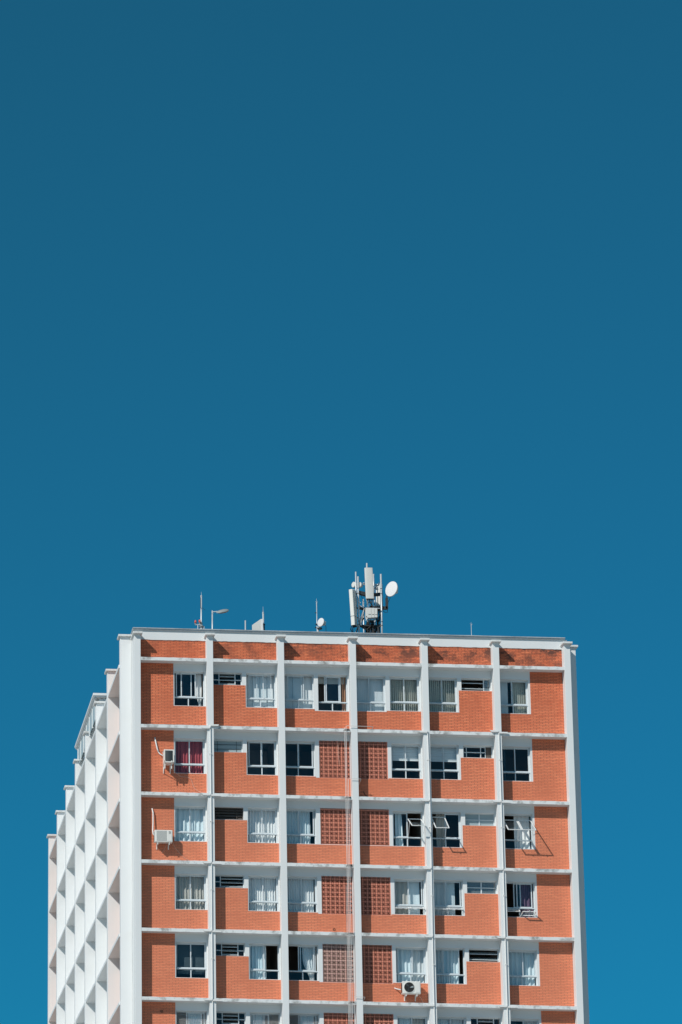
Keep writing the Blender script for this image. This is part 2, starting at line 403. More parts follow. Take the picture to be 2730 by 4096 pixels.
YW=D+.19   # front of fixed frame
cnt=[0]
def big_window(x0,x1,z0,z1,cfg):
    """two sliding sashes over a fixed transom light, in an opening x0..x1, z0..z1 (world)"""
    cnt[0]+=1; W=x1-x0
    zt=z0+.36                                   # transom bottom
    fr=MB(); rail_frame(fr,x0,x1,z0,z1,YW,YW+.09,.035,.03)
    fr.box(x0+.035,x1-.035,YW-.02,YW+.088,zt,zt+.05)
    fr.box(x0+.02,x1-.03,YW-.035,YW+.0,zt+.012,zt+.03)
    mlow=cfg.get('low',.5); xm=x0+W*mlow
    if mlow: fr.box(xm-.02,xm+.02,YW+.002,YW+.07,z0+.03,zt)
    w=P('window',fr,M['frame'],label=cfg.get('label'))
    gl=MB(); zu0=zt+.05; zu1=z1-.035
    aw=cfg.get('awn',{})
    lows=[(x0+.035,xm-.02),(xm+.02,x1-.035)] if mlow else [(x0+.035,x1-.035)]
    for i,(a,b_) in enumerate(lows):
        if ('l%d'%i) not in aw: pane_mb(gl,a,b_,z0+.03,zt,YW+.04)
    for (fa,fb,tr) in cfg.get('sash',[(0,.52,1),(.48,1,0)]):
        a=x0+.03+(W-.06)*fa; b_=x0+.03+(W-.06)*fb; y=YW+.01+.035*tr
        s=MB(); rail_frame(s,a,b_,zu0-.004,zu1+.004,y,y+.028,.042,.045)
        if tr==0: s.box(a+.012,a+.03,y-.014,y+.002,(zu0+zu1)/2-.05,(zu0+zu1)/2+.05)
        obj('sash',s,M['frame'],w); pane_mb(gl,a+.042,b_-.042,zu0+.04,zu1-.04,y+.014)
    if aw:
        for fc in gl.f: obj('glass',MB().add([gl.v[i] for i in fc],[(0,1,2,3)]),M['glass'],w)
    elif gl.v: obj('glass',gl,M['glass'],w)
    for key,(out,drop,top) in aw.items():
        idx=int(key[1]); 
        if key[0]=='u':
            a,b_=((x0+.035,x0+W*.5-.01),(x0+W*.5+.01,x1-.035))[idx]; h=zu1-zu0; zh=zu1-top
        else:
            a,b_=lows[idx]; h=zt-z0-.03; zh=zt-top
        yh=YW+.0; L=math.hypot(out,drop)
        Mx=Matrix.Translation((0,yh,zh))@Matrix.Rotation(math.atan2(-out,drop),4,'X')
        s=MB(); t=.038
        s.box(a,a+t,-.014,.014,-L,0,Mx); s.box(b_-t,b_,-.014,.014,-L,0,Mx); s.box(a+t,b_-t,-.013,.013,-t,0,Mx); s.box(a+t,b_-t,-.013,.013,-L,-L+t,Mx)
        s.box((a+b_)/2-.03,(a+b_)/2+.03,-.03,-.013,-L-.025,-L+.01,Mx)
        tip=Mx@Vector((0,0,-L*.45))
        zz=max(z0+.05,zh-L*.75)
        for xx in (a+.01,b_-.01): s.tube([(xx,tip.y,tip.z),(xx,YW+.01,zz)],.009,6)
        so=obj('awning_sash',s,M['whiteframe'],w)
        q=[Mx@Vector(v) for v in ((a+t,0,-L+t),(b_-t,0,-L+t),(b_-t,0,-t),(a+t,0,-t))]
        gg=MB().add(q,[(0,1,2,3)]); obj('glass',gg,M['glass'],w)
    yc=YW+cfg.get('dep',.20)
    for i,c in enumerate(cfg.get('cur',[])):
        kind,colr,fa,fb=c[:4]; a=x0+W*fa; b_=x0+W*fb; sd=cnt[0]*7+i
        kw=c[4] if len(c)>4 else {}
        za=z0-.25; zb=z1-.01
        if kind=='c': obj('curtain',curtain_mb(a,b_,za,zb,yc,seed=sd,**kw),CL[colr],w,smooth=True)
        elif kind=='v': obj('blind',vblind_mb(a,b_,za+.1,zb,yc,kw.get('ang',25),seed=sd),CL[colr],w)
        elif kind=='r':
            fr_=kw.get('frac',1.0); zb2=zb-(z1-z0)*fr_; bb=MB()
            if kw.get('band'):
                n=int((zb-zb2)/.07)
                for j in range(n):
                    z=zb-.07*j; bb.box(a,b_,yc-.01-.008*(j%2),yc-.004-.008*(j%2),z-.066,z)
            else:
                nn=kw.get('n',1)
                for j in range(nn):
                    aa=a+(b_-a)*j/nn; bb2=a+(b_-a)*(j+1)/nn; bb.box(aa+.004,bb2-.004,yc-.012-.02*(j%2),yc-.004-.02*(j%2),zb2,zb)
            obj('blind',bb,CL[colr],w)
        elif kind=='obj':   # things left on the inner sill
            pass
    if cfg.get('net'):
        nt_=MB(); yy=YW-.05; sp=.075; nW=W; h=z1-z0; c=-h
        while c<nW:
            for sgn in (1,-1):
                pts=[]
                xa_=max(c,0); xb_=min(c+h,nW)
                if xb_-xa_>.02:
                    if sgn==1: p0=(x0+xa_,yy,z0+(xa_-c)); p1=(x0+xb_,yy,z0+(xb_-c))
                    else: p0=(x1-xa_,yy+.004,z0+(xa_-c)); p1=(x1-xb_,yy+.004,z0+(xb_-c))
                    nt_.tube([p0,p1],.0035,3)
            c+=sp
        obj('safety_net',nt_,M['whiteframe'],w)
    return w
def small_window(x0,x1,z0,z1,kind,cfgl=None):
    fr=MB(); rail_frame(fr,x0,x1,z0,z1,YW,YW+.07,.03,.025); W=x1-x0; h=z1-z0
    gl=MB(); lv=MB(); gm=M['glass']; lm=M['smoke']; label=cfgl
    def louvre(a,b_,n,mat_ang=38,t=.014,deep=.10):
        for j in range(n):
            z=z0+.03+(h-.06)*(j+.5)/n; an=math.radians(mat_ang); dy=math.sin(an)*deep; dz=math.cos(an)*min(deep,(h/n)*.62)
            lv.add([(a,YW+.03-dy/2,z-dz/2),(b_,YW+.03-dy/2,z-dz/2),(b_,YW+.03+dy/2,z+dz/2),(a,YW+.03+dy/2,z+dz/2)],[(0,1,2,3)])
            fr.box(a,b_,YW+.02-dy/2,YW+.033-dy/2,z-dz/2-.012,z-dz/2+.010)
    if kind=='side2':      # fixed panes left and right, louvres between
        a=x0+W*.24; b_=x0+W*.78
        fr.box(a-.018,a+.018,YW,YW+.06,z0+.025,z1-.03); fr.box(b_-.018,b_+.018,YW,YW+.06,z0+.025,z1-.03)
        zc=(z0+z1)/2-.02; fr.box(x0+.03,a-.018,YW+.001,YW+.05,zc-.016,zc+.016); fr.box(b_+.018,x1-.03,YW+.001,YW+.05,zc-.016,zc+.016)
        pane_mb(gl,x0+.03,a-.018,z0+.025,z1-.03,YW+.03); pane_mb(gl,b_+.018,x1-.03,z0+.025,z1-.03,YW+.03); louvre(a+.02,b_-.02,3)
    elif kind=='frosted':
        gm=M['frost']; pane_mb(gl,x0+.03,x1-.03,z0+.025,z1-.03,YW+.03); lm=M['dark']
        for f in (.16,.80): lv.box(x0+W*f,x0+W*f+.014,YW+.012,YW+.026,z0+.02,z1-.03)
        for f in (.30,.66,.96): lv.box(x0+.03,x1-.03,YW+.010,YW+.028,z0+h*f-.007,z0+h*f+.007)
    elif kind=='brown':
        lm=M['soot_shade']; louvre(x0+.03,x1-.03,4,20)
        for f in (.15,.78): fr.box(x0+W*f,x0+W*f+.02,YW-.02,YW+.05,z0,z1)
    elif kind=='side1':
        a=x0+W*.22; fr.box(a-.018,a+.018,YW,YW+.06,z0+.025,z1-.03); zc=(z0+z1)/2; fr.box(x0+.03,a-.018,YW+.001,YW+.05,zc-.016,zc+.016)
        pane_mb(gl,x0+.03,a-.018,z0+.025,z1-.03,YW+.03); louvre(a+.02,x1-.03,3)
    elif kind=='blocks':   # louvres and a stack of glass blocks at the right
        a=x0+W*.78; fr.box(a-.018,a+.018,YW,YW+.06,z0+.025,z1-.03); louvre(x0+.03,a-.018,2,50)
        for j in range(3): lv.box(a+.025,x1-.035,YW+.01,YW+.07,z0+.03+j*(h-.06)/3+.008,z0+.03+(j+1)*(h-.06)/3-.008)
    elif kind=='blocks2':
        a=x0+W*.78; rail_frame(fr,x0+.03,a,z0+.025,z1-.03,YW+.005,YW+.05,.025)
        for f in (.12,.60): fr.box(x0+W*f,x0+W*f+.03,YW,YW+.055,z0+.03,z1-.03)
        zc=(z0+z1)/2; fr.box(x0+.05,a-.02,YW+.002,YW+.05,zc-.016,zc+.016); pane_mb(gl,x0+.03,a,z0+.03,z1-.03,YW+.03)
        lm=M['soot_shade']; lv.box(a+.02,x1-.035,YW+.01,YW+.07,z0+.03,z1-.05)
    elif kind in('four','fourdark'):
        xm=x0+W*.5; fr.box(xm-.025,xm+.025,YW-.001,YW+.06,z0+.025,z1-.03); zc=(z0+z1)/2
        fr.box(x0+.03,x1-.03,YW+.002,YW+.05,zc-.016,zc+.016); gm=M['frost'] if kind=='four' else M['smoke']; pane_mb(gl,x0+.03,x1-.03,z0+.025,z1-.03,YW+.03)
    elif kind=='two': louvre(x0+.03,x1-.03,2,48,deep=.16)
    w=P('window',fr,M['soot_shade'] if kind=='brown' else M['frame'],label=label)
    if gl.v: obj('glass',gl,gm,w)
    if lv.v: obj('louvre',lv,lm,w)
    return w

DK={}
def room(x0,x1,z0,z1,mat_,deep=3.2):
    y0,y1=D+.235,D+deep
    mb=MB().add([(x0,y0,z0),(x1,y0,z0),(x1,y1,z0),(x0,y1,z0),(x0,y0,z1),(x1,y0,z1),(x1,y1,z1),(x0,y1,z1)],[(0,1,2,3),(4,5,6,7),(1,2,6,5),(2,3,7,6),(3,0,4,7)])
    P('room_interior',mb,mat_)

OPEN_L=[(0,.53,1),(.0,.50,0)]
BIG={
(1,0,'R'):dict(sash=[(.05,.60,1),(.22,.74,0)],cur=[('c','white',.70,.93,dict(tie=1,per=.09))],low=.48),
(1,1,'R'):dict(sash=[(.08,.62,0),(.36,.90,1)],cur=[('r','shade',.0,1,dict(n=4))],low=.5,dep=.22),
(1,2,'L'):dict(sash=[(.12,.70,0),(.10,.64,1)],cur=[('r','shade',.0,1,dict(n=3))],low=.5,dep=.22),
(1,2,'R'):dict(sash=[(.27,.80,0),(.22,.76,1)],cur=[('r','cream',0,.97,dict(frac=.19)),('c','peach',.84,.98,dict(per=.1))],low=.5),
(1,3,'L'):dict(cur=[('v','shade',0,1,dict(ang=12))],sash=[(0,.50,1),(.44,1,0)]),
(1,3,'R'):dict(cur=[('v','beige',0,1,dict(ang=32))]),
(1,4,'L'):dict(cur=[('v','beige',0,1,dict(ang=30))]),
(1,5,'L'):dict(cur=[('r','shade',0,.36),('v','beige',.52,1,dict(ang=25))],sash=[(0,.50,1),(.44,1,0)]),
(2,0,'R'):dict(cur=[('c','red',.03,.97,dict(per=.12,amp=.05))],label='window with dark red curtains'),
(2,1,'R'):dict(sash=[(.05,.55,1),(.48,1,0)],low=.52),
(2,2,'L'):dict(sash=[(0,.5,1),(.44,.97,0)],low=.46),
(2,3,'R'):dict(cur=[('r','shade',.02,.98,dict(frac=.47,band=1))]),
(2,4,'L'):dict(cur=[('r','shade',.02,.98,dict(frac=.47,band=1))]),
(2,5,'L'):dict(cur=[('c','dark',.02,.22)]),
(3,0,'R'):dict(cur=[('c','blue',.02,.5,dict(amp=.05,per=.2)),('c','blue',.5,.98,dict(amp=.05,per=.19))]),
(3,1,'R'):dict(cur=[('c','white',.06,.97,dict(amp=.05,per=.13))]),
(3,2,'L'):dict(cur=[('c','blue',.0,.84,dict(per=.11))],sash=[(0,.5,1),(.42,.97,0)]),
(3,3,'R'):dict(sash=[(0,.52,1)],cur=[('c','blue',.12,.34,dict(gather=-.2))],awn={'u1':(1.05,.50,.24)},label='window with its upper right sash pushed out'),
(3,4,'L'):dict(sash=[(.48,1,0)],cur=[('c','cream',.22,.50)],awn={'u0':(1.0,.66,.14)},label='window with its upper left sash pushed out'),
(3,5,'L'):dict(sash=[],cur=[('c','white',.42,.95,dict(amp=.05,per=.2))],awn={'u0':(1.02,.62,.18),'u1':(1.02,.62,.18)},label='window with both upper sashes pushed out'),
(4,0,'R'):dict(cur=[('c','cream',.05,.97,dict(amp=.045,per=.12))]),
(4,1,'R'):dict(cur=[('c','white',.04,.97,dict(amp=.05,per=.10))]),
(4,2,'L'):dict(cur=[('c','white',.0,.93,dict(amp=.05,per=.10))]),
(4,3,'R'):dict(cur=[('c','cream',.02,.5,dict(amp=.03,per=.2)),('c','blue',.52,.88,dict(amp=.01,per=.3))],sash=[(0,.5,1),(.47,.97,0)],awn={'l0':(.25,.10,.03),'l1':(.27,.10,.03)}),
(4,4,'L'):dict(cur=[('c','grey',.0,.5,dict(amp=.03,per=.2)),('c','blue',.52,.78,dict(amp=.02,per=.3))],sash=[(0,.5,1),(.42,.97,0)],awn={'l0':(.25,.10,.03),'l1':(.27,.10,.03)}),
(4,5,'L'):dict(sash=[(.30,.56,1),(.40,.95,0)],cur=[('c','purple',.55,.97,dict(amp=.05,per=.16))],awn={'l0':(.24,.12,.03),'l1':(.50,-.08,.27)},label='window with a purple curtain and tilted lower sashes'),
(5,0,'R'):dict(cur=[('r','dark',.08,.96,dict(frac=.85))]),
(5,1,'R'):dict(sash=[(0,.5,1),(.0,.52,0)],cur=[('c','blue',.02,.60,dict(amp=.04,per=.13))]),
(5,2,'L'):dict(sash=[(.35,.9,0),(.42,.95,1)],cur=[('c','white',.52,.9,dict(tie=1,per=.1))]),
(5,3,'R'):dict(sash=[(.05,.58,0),(.5,1,1)],cur=[('c','blue',.04,.55,dict(amp=.04,per=.17)),('c','grey',.55,.97,dict(amp=.03,per=.15))]),
(5,4,'L'):dict(sash=[(.28,.86,0),(0,.5,1)],cur=[('c','grey',.0,.3,dict(per=.12)),('c','blue',.3,.85,dict(per=.14))]),
(5,5,'L'):dict(sash=[(0,.56,0),(.5,1,1)],cur=[('c','blue',.10,.97,dict(per=.18,amp=.045))]),
(6,0,'R'):dict(sash=[(.33,.86,0),(.40,.96,1)],cur=[('c','blue',.42,.84,dict(per=.1))],net=1),
(6,1,'R'):dict(sash=[(0,.5,0),(.1,.66,1)],cur=[('c','blue',.04,.45,dict(per=.12))],net=1),
(6,2,'L'):dict(sash=[(.33,.85,0),(.4,.95,1)],cur=[('c','blue',.42,.84,dict(per=.1))],net=1),
(6,3,'R'):dict(cur=[('c','blue',.04,.5,dict(per=.1)),('c','cream',.5,.97,dict(per=.12))]),
(6,4,'L'):dict(cur=[('c','blue',.0,.45,dict(per=.1)),('c','grey',.45,.97,dict(per=.12))]),
(6,5,'L'):dict(cur=[('c','dark',.0,.3),('c','grey',.5,.97,dict(per=.12))]),
}
SMALL={(1,1):'side2',(2,1):'frosted',(3,1):'brown',(4,1):'side1',(5,1):'side2',(6,1):'side2',
       (1,4):'blocks',(2,4):'blocks2',(3,4):'four',(4,4):'fourdark',(5,4):'two',(6,4):'side2'}
for r in range(1,7):
    zt_=ZS[r]; zb_=ZS[r+1]+ST
    for b in range(6):
        xa=X[b]+T-.01; xb=X[b+1]+.01; ox=X[b]+T
        ops=[]; clad=[]; jobs=[]
        def R(x0,x1,z0,z1):
            f_=lambda z: z-.032 if -5<z<-.01 else z
            return (ox+x0,ox+x1,zt_+f_(z0),zt_+f_(z1))
        WR=X[b+1]-ox     # net bay width
        lowz=-1.75
        if b==0:
            ops=[R(1.42,2.665,-1.735,-.29)]; jobs=[('R',ops[0])]
            clad=[R(-.01,1.385,-9,-.0),R(1.385,WR+.01,-9,-1.755)]
        elif b==1:
            big=R(1.405,WR-.045,-1.73,-.29); sm=R(.02,1.235,-.81,-.29); ops=[big,sm]; jobs=[('R',big),('s',sm)]
            clad=[R(-.01,1.375,-9,-.825),R(1.375,WR+.01,-9,-1.75)]
        elif b==2:
            big=R(.03,1.27,-1.735,-.29)
            if r==1: o2=R(1.44,WR-.04,-1.80,-.29); jobs=[('L',big),('R',o2)]; clad=[R(-.01,1.285,-9,-1.755),R(1.285,WR+.01,-9,-1.83)]
            else:
                bot=-1.735 if r==3 else -1.795
                o2=R(1.44,WR-.005,bot,-.24); jobs=[('L',big),('scr',o2)]
                clad=[R(-.01,1.285,-9,-1.755),R(1.285,WR+.01,-9,-1.755 if r==3 else -1.80)]
            ops=[big,o2]
        elif b==3:
            big=R(1.435,WR-.04,-1.735,-.29)
            if r==1: o2=R(.03,1.265,-1.775,-.29); jobs=[('R',big),('L',o2)]; clad=[R(1.285,WR+.01,-9,-1.755),R(-.01,1.285,-9,-1.805)]
            else:
                bot=-1.735 if r==3 else -1.795
                o2=R(.0,1.285,bot,-.235); jobs=[('R',big),('scr',o2)]
                clad=[R(1.30,WR+.01,-9,-1.755),R(-.01,1.30,-9,-1.755 if r==3 else -1.80)]
            ops=[big,o2]
        elif b==4:
            big=R(.03,1.26,-1.735,-.29); sm=R(1.43,WR-.03,-.81,-.29); ops=[big,sm]; jobs=[('L',big),('s',sm)]
            clad=[R(-.01,1.315,-9,-1.755),R(1.315,WR+.01,-9,-.825)]
        else:
            big=R(.03,1.245,-1.735,-.30); ops=[big]; jobs=[('L',big)]
            clad=[R(-.01,1.325,-9,-1.755),R(1.325,WR+.01,-9,-.0)]
        P('plaster_wall',wall_mb(xa,xb,zb_-.01,zt_+.01,D+.014,D+.24,ops),M['white'])
        # brick cladding as one L-shaped sheet of brickwork
        holes=[]
        (ax0,ax1,_,az1),(bx0,bx1,_,bz1)=sorted(clad)
        top=max(az1,bz1); lowc,hi=((ax0,ax1,az1),(bx0,bx1,bz1)) if az1<bz1 else ((bx0,bx1,bz1),(ax0,ax1,az1))
        if abs(az1-bz1)>1e-6: holes=[(lowc[0]-1 if lowc[0]<hi[0] else lowc[0], lowc[1] if lowc[0]<hi[0] else lowc[1]+1, lowc[2], top+1)]
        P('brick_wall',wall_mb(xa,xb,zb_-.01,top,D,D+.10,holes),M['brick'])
        pale = (r,b) in ((1,1),(1,2),(2,1))
        room(ox+.0,X[b+1],zb_,zt_,M['roomlight'] if pale else M['room'])
        if r>1 and b in (2,3): # dark box added so the block screen holes look shaded
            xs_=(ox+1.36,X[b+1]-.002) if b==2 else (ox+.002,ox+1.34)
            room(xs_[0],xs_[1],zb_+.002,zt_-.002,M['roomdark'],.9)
        for kind,op in jobs:
            if kind in 'LR':
                big_window(*op,BIG.get((r,b,kind),{}))
            elif kind=='s': small_window(*op,SMALL[(r,b)])
            else:
                sx=op[0]+(.0 if b==2 else -.02); sz=op[2]+.0
                if SCR is None:
                    so=obj('block_screen',screen_mesh(),M['clay'],BL,origin=(0,0,0)); SCR=so
                else:
                    so=SCR.copy(); COL.objects.link(so); so.parent=BL
                so.location=(sx,D+.03,sz)
                if r==5 and b==2:
                    so['label']='clay block screen dusted with white'; so.data=SCR.data.copy(); so.data.materials[0]=M['claydust']
# plain storeys below the photographed ones
for r in range(7,len(Zs)):
    zb_=ZS[r+1]+ST if r+1<len(Zs) else 0.02
    mb=MB().box(.1,XR-.1,D+.01,D+.24,zb_-.01,ZS[r]+.01); P('plaster_wall',mb,M['white'])
    mb=MB()
    for b in range(6): mb.box(X[b]+T-.01,X[b+1]+.01,D-.0,D+.1,zb_-.01,ZS[r]-1.75)
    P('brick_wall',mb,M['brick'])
# vent stubs in the brickwork
for (x,z) in ((8.073,-13.70),(1.10,-17.17)):
    P('vent_pipe',MB().lathe([(.05,0),(.05,.05),(.04,.05),(.04,.0)],Matrix.Translation((x,D+.03,z+Z0))@Matrix.Rotation(pi/2,4,'X'),16),M['black'])
# dark patches painted as shaded holes in the slab edge where the conduits pass
for r in range(2,7):
    P('notch_shade',MB().prism([(8.53,ZS[r]+.03),(8.57,ZS[r]+.125),(8.78,ZS[r]+.12),(8.80,ZS[r]+.02),(8.76,ZS[r]+.06),(8.60,ZS[r]+.05)],-.001,.012),M['soot_shade'])

# rooftop shelter at the left edge
SH=empty('rooftop_shelter',(.6,14.2,Z0-1.86),'long white glazed shelter on the roof edge, left of the tower','shelter')
zr=Z0-.70; ya,yb=14.2,24.7
def PS(name,mb,m,**k): return obj(name,mb,m,SH,**k)
PS('roof',MB().box(-.50,3.2,ya,yb,zr-.11,zr).box(-.46,3.1,ya+.06,yb-.06,zr-.16,zr-.11),M['whiteframe'],bevel=.01)
PS('gutter',MB().box(-.42,-.36,ya+.1,yb-.1,zr-.22,zr-.16),M['coping'])
f=MB()
for y in [ya+.25+i*1.62 for i in range(7)]: f.box(-.40,-.34,y,y+.07,Z0-1.86,zr-.16)
f.box(-.41,-.33,ya+.2,yb-.2,zr-.24,zr-.161); pass
for x in (-.38,.0,.25,.9,1.6): f.box(x,x+.06,ya+.25,ya+.31,Z0-1.86,zr-.16)
f.box(-.22,3,ya+.255,ya+.305,zr-.30,zr-.22)
PS('wall_frame',f,M['whiteframe'])
PS('glass',MB().box(-.375,-.365,ya+.3,yb-.3,Z0-1.8,zr-.24).box(-.2,3,ya+.275,ya+.285,Z0-1.8,zr-.3),M['frost'])
PS('curtain',curtain_mb(.0,9.6,Z0-1.8,zr-.25,0,amp=.03,per=.5,seed=4) and (lambda c:(setattr(c,'v',[(-.25+v[1],ya+.4+v[0],v[2]) for v in c.v]),c)[1])(curtain_mb(.0,9.6,Z0-1.8,zr-.25,0,amp=.03,per=.5,seed=4)),CL['grey'])
lt=MB()
for i in range(-6,22):
    x=-.15+i*.13; p0=(max(x,-.2),ya+.22,Z0-1.8+max(0,(-.2-x))); L_=min(.95-(max(0,-.2-x)),1.1)
    if L_>.05: lt.tube([p0,(p0[0]+L_,ya+.22,p0[2]+L_)],.008,4)
    q0=(p0[0],ya+.225,zr-.25-(p0[2]-(Z0-1.8))); lt.tube([q0,(q0[0]+L_,ya+.225,q0[2]-L_)],.008,4)
PS('lattice',lt,M['whiteframe'])

# ---------------------------------------------------------------- drain pipes on the fins
def drain(name,xt,ztop,levels,left,right,label,drift=0):
    zb=.3
    e=empty(name,(xt,-.045,zb),label,'drain pipe','condensate drain pipes on the fins')
    pts=[(xt+drift*math.sin((ztop-z)*.35)*.4+ (drift if z<Z0-8 else 0)*.0,-.045,z+Z0 if False else z) for z in []]
    z=Z0+ztop; P_=[]
    while z>zb: P_.append((xt+drift*math.sin((Z0+ztop-z)*.45),-.042,z)); z-=.9
    P_.append((xt,-.042,zb))
    mb=MB().tube(P_,.021,8)
    z=Z0+ztop-1.2
    while z>Z0-18: mb.box(xt-.045,xt+.045,-.07,.0,z,z+.02); z-=2.8
    obj('pipe',mb,M['pvc'],e,smooth=False)
    for zl,zr_ in levels:
        if left: obj('gutter',MB().prism([(xt-.37,Z0+zl+.03),(xt-.01,Z0+zl+.03),(xt-.02,Z0+zl-.035),(xt-.30,Z0+zl-.035)],-.09,-.03),M['pvc'],e)
        if right: obj('gutter',MB().prism([(xt+.01,Z0+zr_+.03),(xt+.36,Z0+zr_+.03),(xt+.31,Z0+zr_-.03),(xt+.01,Z0+zr_-.03)],-.09,-.03),M['pvc'],e)
lv=[(Zs[r]+.06,Zs[r]+.035) for r in range(3,7)]
drain('drain_pipe',3.087,-5.49,[(-5.60,-5.49)]+lv,1,1,'thin white drain pipe down the second front fin, left of the small louvred windows',.006)
drain('drain_pipe',11.965,-5.53,[(-5.56,0)]+[(Zs[r]+.03,0) for r in range(3,7)],1,0,'thin white drain pipe down the fifth fin of the front, gutters on its left only',.02)
drain('drain_pipe',14.88,-5.46,[(-5.46,-5.52)]+lv,1,1,'thin white drain pipe down the sixth front fin, beside the rightmost window column',.006)
# ---------------------------------------------------------------- conduits beside the middle fin
CG='conduits beside the middle fin'
def conduit(x,ztop,bend,label,lean=0):
    y=-.075; pts=[(x-lean,y,.4),(x-lean*.5,y,Z0-12),(x,y,Z0+ztop-.06)]
    if bend:
        pts+=[(x+.012,y,Z0+ztop-.02),(x+.05,y,Z0+ztop),(x+bend,y,Z0+ztop-.012),(x+bend+.01,y+.02,Z0+ztop-.02),(x+bend-.05,y+.3,Z0+ztop-.2)]
    else: pts+=[(x-.0,y,Z0+ztop)]
    o=obj('conduit',MB().tube(pts,.0105,8),M['conduit'],origin=(x,y,.4),smooth=True); tag(o,label,'conduit',CG)
conduit(8.572,-5.47,0,'straight white conduit starting under the top floor, leftmost at its start',.02)
conduit(8.628,-5.385,1.10,'white conduit bent to the right across the fin under the top floor',.03)
conduit(8.690,-7.58,.50,'white conduit bent across the fin just below the first pair of block screens',.035)
conduit(8.515,-13.45,0,'white conduit that ends beside the round vent stub in the brickwork',.01)
conduit(8.745,-16.49,.43,'white conduit bent across the fin at the lowest brick parapet in view',0)
# corner cable on the left
pts=[(-.02-.008*math.sin(i*1.3)-.008*math.sin(i*.5),1.08,Z0-1.75-i*.8) for i in range(50)]
tag(obj('cable',MB().tube(pts,.006,5),M['pvc'],origin=pts[-1]),'thin grey cable hanging down the inner corner of the left corner fins','cable')
tag(obj('cable',MB().tube([(8.35,D-.015,Z0-5.9),(8.37,D-.03,Z0-6.2),(8.36,D-.03,Z0-6.5),(8.42,D-.02,Z0-6.9)],.012,6),M['cord'],origin=(8.42,D-.02,Z0-6.9)),'short loose cable hanging in front of the upper left block screen','cable')
tag(obj('cable',MB().tube([(9.35,D-.02,Z0-7.98),(9.42,D-.02,Z0-8.12),(9.60,D-.02,Z0-8.27)],.012,6),M['black'],origin=(9.6,D-.02,Z0-8.27)),'short black cable on the brick right of the middle fin','cable')

# ---------------------------------------------------------------- air conditioners
def bracket(mb,x,y0,y1,z,t=.02):
    mb.box(x-t,x+t,y0,y1,z-.03,z); mb.box(x-t,x+t,y1-.03,y1,z-.22,z-.03); mb.tube([(x,y0+.16,z-.02),(x,y1-.02,z-.19)],.010,6); mb.box(x-t,x+t,y0+.02,y0+.05,z-.09,z-.03)
def ac_front(x0,x1,z0,z1,yf,label,fan,brk):
    dep=.32; e=empty('air_conditioner',((x0+x1)/2,yf+dep/2,z0),label,'air conditioner','air conditioners on the front')
    W=x1-x0; h=z1-z0
    c=MB().box(x0,x1,yf,yf+dep,z0,z1); obj('casing',c,M['acwhite'],e,bevel=.018)
    obj('side_cover',MB().box(x1-W*.30,x1-.03,yf-.012,yf+.01,z0+.04,z1-.03),M['acwhite'],e,bevel=.005)
    obj('coil',MB().box(x0+.03,x1-.03,yf+dep-.0,yf+dep+.006,z0+.04,z1-.04).box(x0-.004,x0+.01,yf+.05,yf+dep-.03,z0+.05,z1-.05),M['dark'],e)
    if fan:
        cx=x0+W*.37; cz=(z0+z1)/2+.0; r=.205
        Mx=Matrix.Translation((cx,yf-.002,cz))@Matrix.Rotation(-pi/2,4,'X')
        obj('fan_housing',MB().lathe([(r,0),(r,.004)],Mx@Matrix.Translation((0,0,-.006)),40),M['black'],e)
        rg=MB()
        n=40
        for k in range(n):
            pass
        rg.tube([(cx+(r+.006)*math.cos(2*pi*k/n),yf-.01,cz+(r+.006)*math.sin(2*pi*k/n)) for k in range(n+1)],.011,6); obj('fan_ring',rg,M['acwhite'],e,smooth=True)
        bl=MB()
        bl2=MB()
        for bl_,a in ((bl2,.25),(bl,.25+2*pi/3),(bl,.25+4*pi/3)):
            pt=[(.04,-.03),(.17,-.05),(.18,.05),(.05,.02)]
            q=[(cx+px*math.cos(a)-pz*math.sin(a),yf-.014+.02*(pz>0)-.008,cz+px*math.sin(a)+pz*math.cos(a)) for px,pz in pt]
            bl_.add(q,[(0,1,2,3)])
        bl.lathe([(.03,0),(.03,.012)],Matrix.Translation((cx,yf-.01,cz))@Matrix.Rotation(pi/2,4,'X'),16)
        obj('fan',bl,M['dark'],e); obj('fan_blade',bl2,M['midgrey'],e)
    else:
        gr=MB(); gx0,gx1=x0+.085,x1-W*.32
        z=z0+.045
        while z<z1-.04: gr.box(gx0,gx1,yf-.008,yf+.004,z,z+.009); z+=.017
        obj('grille',gr,M['panel'],e); obj('grille_back',MB().box(gx0,gx1,yf-.003,yf+.003,z0+.04,z1-.04),M['midgrey'],e)
        lg=MB(); cx=x1-W*.16; cz=z1-.085
        lg.tube([(cx+.036*math.cos(a),yf-.016,cz+.028*math.sin(a)) for a in [math.radians(40+i*15) for i in range(20)]]+[(cx+.03,yf-.016,cz-.0),(cx+.004,yf-.016,cz)],.006,5)
        obj('emblem',lg,M['dark'],e)
        tc=bpy.data.curves.new('maker_name','FONT'); tc.body='GREE'; tc.size=.034; tc.extrude=.001; tc.align_x='CENTER'
        tmp=bpy.data.objects.new('tmp',tc); COL.objects.link(tmp); dg=bpy.context.evaluated_depsgraph_get(); me=bpy.data.meshes.new_from_object(tmp.evaluated_get(dg)); bpy.data.objects.remove(tmp)
        me.materials.clear(); me.materials.append(M['dark']); to=bpy.data.objects.new('lettering',me); COL.objects.link(to); to.parent=e
        to.rotation_euler=(pi/2,0,0); to.location=Vector((cx,yf-.015,cz-.072))-WL[e.name]
    bk=MB()
    for x in brk: bracket(bk,x,yf+.02,D,z0-.005)
    obj('bracket',bk,M['acwhite'],e)
    return e
e=ac_front(.80,1.53,Z0-10.37,Z0-9.875,-.0,'cream air conditioner with a grilled front, hung left of the leftmost window column',False,(.93,1.40))
